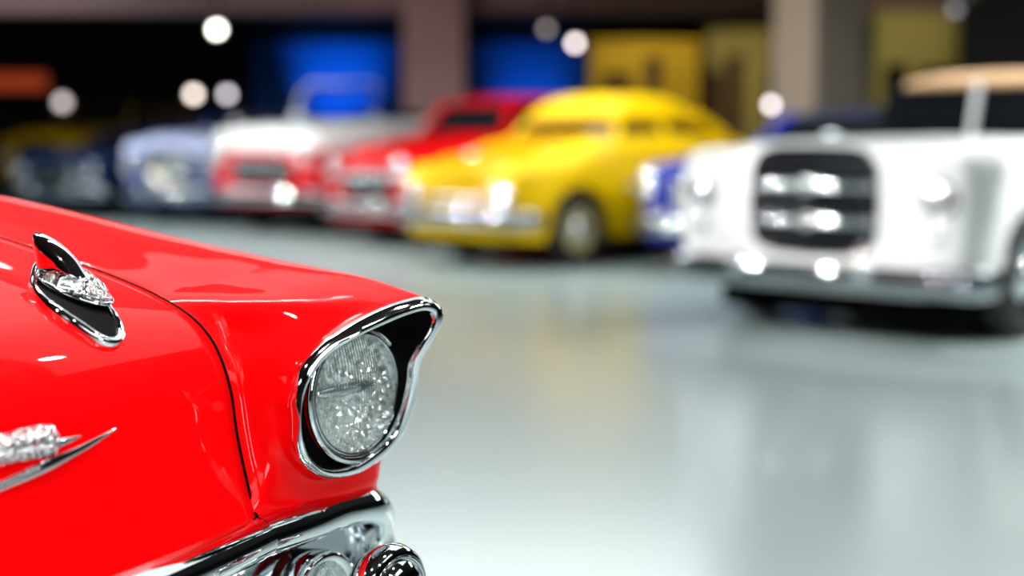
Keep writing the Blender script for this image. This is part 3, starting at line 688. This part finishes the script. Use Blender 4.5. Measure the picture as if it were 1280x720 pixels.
# headlights
def headlight(s):
    N = 6
    o1 = catmull(OUT, N, True); l1 = catmull(LIP, N, True)
    rows = [[p + Vector((-.010, 0, 0)) for p in o1], [p + Vector((.002, 0, 0)) for p in o1]]
    rad = []
    for p in o1:
        r = p - cen; r.x = 0; rad.append(r.normalized())
    rows.append([p + r * .0012 + Vector((.005, 0, 0)) for p, r in zip(o1, rad)])
    for k in (.25, .5, .75, 1.0):
        rows.append([a.lerp(b2, k) + Vector((.006 + .004 * math.sin(PI * k), 0, 0)) for a, b2 in zip(o1, l1)])
    rows.append([p - r * .0022 + Vector((.0045, 0, 0)) for p, r in zip(l1, rad)])
    rows.append([p - r * .0024 + Vector((-.004, 0, 0)) for p, r in zip(l1, rad)])
    bm = bmesh.new(); grid(bm, rows, closed_u=True); h = obj('headlight', flip(bm, s), M['chrome'], hero); h['label'] = 'chrome hooded headlight bezel'
    LC = Vector((-.004, .7515, .830)); LR = .084
    ring = []
    for p in l1:
        a = math.atan2(p.z - LC.z, p.y - LC.y); ring.append(LC + Vector((-.008, (LR + .002) * math.cos(a), (LR + .002) * math.sin(a))))
    rows = [[p - r * .0024 + Vector((-.002, 0, 0)) for p, r in zip(l1, rad)]]
    for k in (.35, .7, 1.0): rows.append([a.lerp(b2, k) + Vector((-.010 * math.sin(PI * k), 0, 0)) for a, b2 in zip(rows[0], ring)])
    bm = bmesh.new(); grid(bm, rows, closed_u=True); obj('bucket', flip(bm, s), M['black'], h)
    circ = lambda r, x, n=72: [LC + Vector((x, r * math.cos(2 * PI * k / n), r * math.sin(2 * PI * k / n))) for k in range(n)]
    bm = bmesh.new(); sweep(bm, circ(LR + .001, .002), [(-.004, -.004), (.001, -.005), (.005, -.001), (.005, .003), (.0, .005), (-.004, .003)], up=(1, 0, 0), closed=True); obj('trim_ring', flip(bm, s), M['chrome'], h)
    bm = bmesh.new(); sweep(bm, circ(LR - .006, .001), [(-.002, -.002), (.002, -.002), (.002, .002), (-.002, .002)], up=(1, 0, 0), closed=True); obj('retaining_ring', flip(bm, s), M['chrome_soft'], h)
    # lens: shallow dome
    bm = bmesh.new(); rows = [[LC + Vector((.016 * (1 - (k / 10) ** 2), (LR - .006) * k / 10 * math.cos(a), (LR - .006) * k / 10 * math.sin(a))) for a in [2 * PI * j / 64 for j in range(64)]] for k in range(10, 0, -1)]
    V = grid(bm, rows, closed_u=True); bm.faces.new(V[-1])
    obj('lens', flip(bm, s), M['lens'], h)
    bm = bmesh.new(); rows = [[LC + Vector((-.055 + .052 * (k / 12) ** 2, (LR - .004) * k / 12 * math.cos(a), (LR - .004) * k / 12 * math.sin(a))) for a in [2 * PI * j / 64 for j in range(64)]] for k in range(12, 0, -1)]
    V = grid(bm, rows, closed_u=True); bm.faces.new(V[-1]); obj('reflector', flip(bm, s), M['reflector'], h)
    bm = bmesh.new(); lathe(bm, [(-.05, .006), (-.03, .007), (-.024, .011), (-.016, .010), (-.012, .001)], 'x', LC, 20)
    obj('bulb', flip(bm, s), M['bulb'], h)
    bm = bmesh.new(); rows = []
    for i in range(1, 12):
        th = PI * i / 12; rows.append([LC + Vector((-.020 + .010 * math.sin(th) * math.cos(q), .058 * math.cos(th), .004 + .011 * math.sin(th) * math.sin(q))) for q in [2 * PI * j / 16 for j in range(16)]])
    V = grid(bm, rows, closed_u=True); bm.faces.new(V[0]); bm.faces.new(V[-1]); obj('strip_reflector', flip(bm, s), M['chrome_soft'], h)  # stretched chrome body added to catch a bright strip inside the lens
    # two small clips that tie the ring to the bezel
    for (c0, c1) in (((505, 474, .004), (516, 474, .022)), ((447, 578, .0), (452, 587, -.002)),):
        a, b2 = at_u(*c0), at_u(*c1); bm = bmesh.new(); tube(bm, [a, a.lerp(b2, .5) + Vector((.002, 0, 0)), b2], .0035, 8); obj('clip', flip(bm, s), M['chrome'], h)
for s in (1, -1): headlight(s)

# hood ornaments (gunsight shape with fin) ------------------------------------------------
def ornament(s):
    outl = [(35, 352), (40, 338), (52, 331), (75, 333), (95, 340), (112, 350), (126, 366), (133, 384), (143, 402), (151, 418), (150, 432), (138, 436), (120, 430), (100, 417), (80, 404), (60, 390), (46, 377), (37, 364)]
    P = []; Nn = []
    for q in outl:
        a, nn = on_hood(*q); P.append(a); Nn.append(nn)
    O1 = catmull(P, 4, True); N1 = [v.normalized() for v in catmull(Nn, 4, True)]
    c = sum(O1, Vector()) / len(O1); nc = sum(N1, Vector()).normalized()
    rows = []
    for k, h in ((1.0, -.002), (1.0, .006), (.97, .011), (.90, .012), (.84, .008), (.80, .002)):
        rows.append([c + (p - c) * k + nn * h for p, nn in zip(O1, N1)])
    bm = bmesh.new(); grid(bm, rows, closed_u=True); h = obj('hood_ornament', flip(bm, s), M['chrome'], hero); h['label'] = 'chrome gunsight ornament with upright fin'
    rows = []
    for k in (.88, .7, .5, .3, .12, .01):
        row = []
        for p, nn in zip(O1, N1):
            q = c + (p - c) * k; hit = HB.ray_cast(q + nc * .08, -nc)[0]; row.append((hit if hit else q) + nc * .0025)
        rows.append(row)
    bm = bmesh.new(); grid(bm, rows, closed_u=True); obj('recess', flip(bm, s), M['black'], h)
    # crystal lens: stretched dome
    a, na = on_hood(58, 352); b2, nb_ = on_hood(126, 388); m0 = a.lerp(b2, .5); ax = (b2 - a); half = ax.length / 2; ax.normalize(); side = nc.cross(ax).normalized()
    rows = []
    for i in range(1, 10):
        th = PI / 2 * i / 9
        rows.append([m0 + ax * (half * math.sin(th) * math.cos(q)) + side * (.034 * math.sin(th) * math.sin(q)) + nc * (.006 + .026 * math.cos(th)) for q in [2 * PI * j / 36 for j in range(36)]])
    bm = bmesh.new(); V = grid(bm, rows, closed_u=True); bm.faces.new(V[0]); obj('crystal', flip(bm, s), M['crystal'], h)
    el = lambda ra, rb, hh, n=48: [m0 + ax * (ra * math.cos(2 * PI * j / n)) + side * (rb * math.sin(2 * PI * j / n)) + nc * hh for j in range(n)]
    for ra, rb, hh, rr in ((half * 1.06, .032, .009, .0035), (half * .98, .026, .015, .0015)):
        bm = bmesh.new(); tube(bm, el(ra, rb, hh), rr, 8, closed=True, up=nc); obj('bezel_ring', flip(bm, s), M['chrome'], h)
    # fin standing on the rear half
    def at_plane(px, py, v):
        o, d = car_ray(px, py); t = (v - o.y) / d.y; return o + d * t
    v0 = m0.y - .004
    F2 = [(57, 352), (50, 336), (46, 314), (43, 291), (58, 294), (75, 306), (90, 321), (101, 337), (110, 355), (84, 354)]
    pts = [at_plane(x, y, v0) for x, y in F2]
    midl = [(62, 350), (64, 338), (60, 320), (52, 304)]
    bm = bmesh.new(); n0 = len(pts); cpt = sum(pts, Vector()) / n0
    pts = catmull(pts, 4, True)
    rows = [[cpt + (p - cpt) * k + Vector((0, w, 0)) for p in pts] for k, w in ((.3, .014), (.6, .012), (.88, .007), (1.0, 0), (.88, -.007), (.6, -.012), (.3, -.014))]
    V = grid(bm, rows, closed_u=True); bm.faces.new(V[0]); bm.faces.new(V[-1]); obj('fin', flip(bm, s), M['chrome'], h)
for s in (1, -1): ornament(s)

# hood emblem: V bar and badge -------------------------------------------------------------
def strip_on_hood(keys, name, parent, m, mirror=True, hgt=.007):
    """keys: (top px, top py, bottom px, bottom py) stations along a moulding lying on the hood"""
    rows = []
    st = []
    for a in keys:
        p, n1 = on_hood(a[0], a[1]); q, n2 = on_hood(a[2], a[3]); st.append((p, q, ((n1 + n2)).normalized()))
    T = catmull([k[0] for k in st], 6); B = catmull([k[1] for k in st], 6); NN = [v.normalized() for v in catmull([k[2] for k in st], 6)]
    for p, q, nn in zip(T, B, NN):
        w = (p - q).length; hh = min(hgt, w * .5)
        rows.append([p - nn * .002, p + nn * hh * .5, p.lerp(q, .3) + nn * hh, p.lerp(q, .7) + nn * hh, q + nn * hh * .5, q - nn * .002])
    bm = bmesh.new(); grid(bm, rows)
    if mirror:
        g = bmesh.ops.duplicate(bm, geom=bm.faces[:] + bm.verts[:] + bm.edges[:])
        for v in [e for e in g['geom'] if isinstance(e, bmesh.types.BMVert)]: v.co.y *= -1
    return obj(name, bm, m, parent)
def hood_at(v, z):
    """hood point at lateral v on the nose at profile height z"""
    best = min(gp, key=lambda p: abs(p.z - z)); return hood_pt(best, v / (GAPV(best.x) - .0015))
def full_strip(keys, name, parent, m, hgt, slope=None):
    st = []
    for a in keys:
        p, n1 = on_hood(a[0], a[1]); q, n2 = on_hood(a[2], a[3]); st.append((p, q, (n1 + n2).normalized()))
    T = catmull([k[0] for k in st], 6); B = catmull([k[1] for k in st], 6); NN = [v.normalized() for v in catmull([k[2] for k in st], 6)]
    rows = []
    def row(p, q, nn):
        w = (p - q).length; hh = min(hgt, w * .5)
        return [p - nn * .002, p + nn * hh * .5, p.lerp(q, .3) + nn * hh, p.lerp(q, .7) + nn * hh, q + nn * hh * .5, q - nn * .002]
    for p, q, nn in zip(T, B, NN): rows.append(row(p, q, nn))
    p0, q0, n0 = T[-1], B[-1], NN[-1]
    sl = slope if slope is not None else (T[-7].z - p0.z) / (T[-7].y - p0.y)
    for i in range(1, 15):
        k = 1 - i / 14
        def hit(p):
            v = p.y * k; z = p.z - (p.y - v) * sl * .8
            loc, nn, _, _ = HB.ray_cast(Vector((.6, v, z)), Vector((-1, 0, 0)))
            return loc, (nn if nn.x > 0 else -nn)
        a, na = hit(p0); b2, nb2 = hit(q0); rows.append(row(a, b2, (na + nb2).normalized()))
    rows += [[Vector((v.x, -v.y, v.z)) for v in r] for r in reversed(rows[:-1])]
    bm = bmesh.new(); grid(bm, rows); return obj(name, bm, m, parent)
em = full_strip([(144, 535, 145, 537), (125, 544, 128, 549), (100, 556, 104, 565), (60, 573, 65, 587), (30, 587, 34, 601), (2, 600, 4, 613)], 'emblem', hero, M['chrome'], .007)
em['label'] = 'chrome V shaped bar with ribbed badge'
for s in (1, -1):
    w_ = strip_on_hood([(100, 544, 101, 546), (80, 547, 82, 556), (62, 551, 64, 565)], 'wing', em, M['chrome'], False, .004)
    if s < 0:
        for v in w_.data.vertices: v.co.y *= -1
full_strip([(66, 538, 67, 566), (61, 532, 63, 570), (40, 533, 42, 574), (20, 538, 22, 577), (1, 543, 3, 581)], 'badge', em, M['script'], .010, slope=.1)
# raised letter-like ribs on the badge
for s in (1, -1):
    for k in range(9):
        px = 6 + k * 6.4; yt_ = 547 - k * 1.0; yb_ = 574 - k * 1.1
        a, n1 = on_hood(px, yt_); b2, n2 = on_hood(px - 1.5, yb_)
        bm = bmesh.new(); nn = (n1 + n2).normalized()
        pts = [a + nn * .011, a.lerp(b2, .35) + nn * .013 + Vector((0, .0016 * (-1) ** k, 0)), a.lerp(b2, .7) + nn * .012 - Vector((0, .0018 * (-1) ** k, 0)), b2 + nn * .011]
        tube(bm, catmull(pts, 4), .0014, 6, up=(1, 0, 0)); obj('raised_rib', flip(bm, s), M['chrome'], em)

# chrome grille bar, wings, bullets ---------------------------------------------------------
def bar_section():
    # (side -> forward is negative side when path runs +y ; up)
    return [(-.030, .016), (-.018, .024), (.000, .0245), (.016, .020), (.028, .010), (.033, -.002), (.030, -.014), (.020, -.023), (.004, -.026), (-.03, -.024)]
nose = lambda v: -.030 + .085 * (1 - min(1, abs(v) / .6) ** 2) - (max(0, abs(v) - .6) ** 2) * .9
pth = [Vector((nose(v), v, .674)) for v in [-.597 + 1.194 * i / 50 for i in range(51)]]
bm = bmesh.new(); sweep(bm, pth, bar_section()); gb = obj('grille_bar', bm, M['chrome'], hero, auto=60); gb['label'] = 'chrome bar under the hood'
for s in (1, -1):
    P = [Vector((nose(.603), .6017, .674)), Vector((nose(.68), .68, .674)), Vector((nose(.76) , .76, .671)), Vector((-.062, .825, .662)), Vector((-.085, .868, .638)), Vector((-.10, .885, .600)), Vector((-.09, .885, .55)), Vector((-.05, .87, .50)),
         Vector((0, .82, .465)), Vector((.05, .70, .45)), Vector((.08, .5, .445)), Vector((.10, .25, .445)), Vector((.105, .003, .445))]
    path = catmull(P, 6)
    sec = [(x * 1.0, y) for x, y in bar_section()]
    # parallel sweep with the section's outside kept facing forward and outward
    rows = []; npth = len(path)
    for i, p in enumerate(path):
        a = path[max(0, i - 1)]; b2 = path[min(npth - 1, i + 1)]; tt = (b2 - a).normalized()
        fw = Vector((1, 0, 0)); fw = (fw - tt * fw.dot(tt)).normalized(); w = fw.cross(tt).normalized()
        if i == 0: wsign = 1 if w.z > 0 else -1
        k = 1.0 + .5 * max(0, min(1, (i - 24) / 20))
        rows.append([p + fw * (x) + w * (wsign * y * k) for x, y in sec])
    bm = bmesh.new(); V = grid(bm, rows, closed_u=True); bm.faces.new(V[0]); bm.faces.new(V[-1])
    bw_ = obj('bumper', flip(bm, s), M['chrome'], hero, auto=60); bw_['label'] = 'chrome bumper wing that wraps around the grille end'
    # inner panel behind the parking lamp
    bm = bmesh.new(); rows = [[Vector((-.075 - .05 * (v - .6) * 2, v, z)) for v in [.60 + .27 * i / 10 for i in range(11)]] for z in [.655 - .19 * j / 8 for j in range(9)]]
    grid(bm, rows); obj('inner_panel', flip(bm, s), M['chrome_soft'], bw_)
    # round parking lamp
    c = Vector((-.04, .715, .572)); bm = bmesh.new()
    lathe(bm, [(-.05, .050), (.0, .056), (.014, .055), (.018, .049), (.012, .043)], 'x', c, 36); pl = obj('parking_lamp', flip(bm, s), M['chrome'], hero)
    bm = bmesh.new(); lathe(bm, [(.008, .045), (.018, .038), (.026, .02), (.028, .001)], 'x', c, 36); obj('lens', flip(bm, s), M['lens'], pl)
    # bumper bullet
    c = at_u(491, 741, .10); bm = bmesh.new()
    lathe(bm, [(-.045, .034), (-.035, .047), (-.02, .056), (-.005, .060), (.006, .056), (.012, .049), (.010, .043)], 'x', c, 48); bl = obj('bumper_bullet', flip(bm, s), M['chrome'], hero)
    bm = bmesh.new(); lathe(bm, [(.006, .0435), (.014, .041), (.022, .032), (.027, .018), (.029, .001)], 'x', c, 48); obj('cap', flip(bm, s), M['cap'] if 'cap' in M else M['chrome'], bl)
    bm = bmesh.new(); tube(bm, [c + Vector((.011, .046 * math.cos(a), .046 * math.sin(a))) for a in [2 * PI * k / 40 for k in range(40)]], .0022, 6, closed=True, up=(1, 0, 0)); obj('ring', flip(bm, s), M['chrome_soft'], bl)
bm = bmesh.new()
rows = [[Vector((nose(v) - .055, v, z)) for v in [-.6 + 1.2 * i / 40 for i in range(41)]] for z in (.66, .60, .52, .45)]
grid(bm, rows); obj('grille_mesh', bm, M['mesh'], hero)
# rest of the body: doors, cabin, tail, wheels (out of the frame)
bm = bmesh.new(); rows = []
xs = [-1.28 - .06 * i for i in range(60)]
for x in xs:
    f = min(1, max(0, (-x - 4.3) / .5)); w = .93 - .08 * f; top = 1.085 - .12 * min(1, max(0, (-x - 3.4) / 1.2)); zlo = max(.34, arch(x, -3.72, .42, .34))
    half = [(0, .34), (.68, .34), (.69, zlo), (w * .98, zlo), (w, zlo * .5 + .45), (w, .85), (w - .02, top - .05), (w - .10, top), (.5, top - .01), (0, top)]
    full = [Vector((x, y, z)) for y, z in half]; full += [Vector((v.x, -v.y, v.z)) for v in reversed(full[1:-1])]; rows.append(full)
V = grid(bm, rows, closed_u=True); bm.faces.new(V[0]); bm.faces.new(V[-1]); obj('body', bm, M['red'], hero, auto=45)
def hpane(nm, pts):
    bm = bmesh.new(); q = [Vector(p) for p in pts]; nn = (q[1] - q[0]).cross(q[2] - q[0]).normalized() * .006
    A = [bm.verts.new(p) for p in q]; B = [bm.verts.new(p + nn) for p in q]; bm.faces.new(A); bm.faces.new(B[::-1])
    for i in range(4): bm.faces.new((A[i], A[(i + 1) % 4], B[(i + 1) % 4], B[i]))
    obj(nm, bm, M['window'], hero, smooth=False)
hpane('windshield', [(-1.45, -.72, 1.07), (-1.45, .72, 1.07), (-1.85, .60, 1.40), (-1.85, -.60, 1.40)])
hpane('rear_window', [(-3.7, -.70, 1.05), (-3.7, .70, 1.05), (-3.3, .58, 1.40), (-3.3, -.58, 1.40)])
for s in (1, -1):
    hpane('side_window', [(-1.5, s * .76, 1.07), (-3.6, s * .76, 1.06), (-3.28, s * .62, 1.40), (-1.9, s * .62, 1.40)])
    for a, b2 in (((-1.45, s * .75, 1.05), (-1.85, s * .62, 1.42)), ((-2.6, s * .765, 1.05), (-2.6, s * .625, 1.42)), ((-3.7, s * .74, 1.03), (-3.3, s * .61, 1.42))):
        bm = bmesh.new(); tube(bm, [a, b2], .025, 8); obj('pillar', bm, M['chrome_soft'], hero)
    for x in (-.82, -3.72): wheel(hero, x, s * .78, .34, M['chrome_soft'], s)
bm = bmesh.new(); rows = []
for i in range(21):
    fa = math.sin((-1 + i / 10) * PI / 2); row = []
    for j in range(21):
        fb = math.sin((-1 + j / 10) * PI / 2); d = max(0, 1 - fa ** 4) ** .5 * max(0, 1 - fb ** 4) ** .5
        row.append(Vector((-2.58 + .80 * fa, .67 * fb, 1.39 + .12 * d)))
    rows.append(row)
grid(bm, rows); bmesh.ops.recalc_face_normals(bm, faces=bm.faces); bmesh.ops.solidify(bm, geom=bm.faces[:], thickness=.015); obj('roof', bm, M['red'], hero)
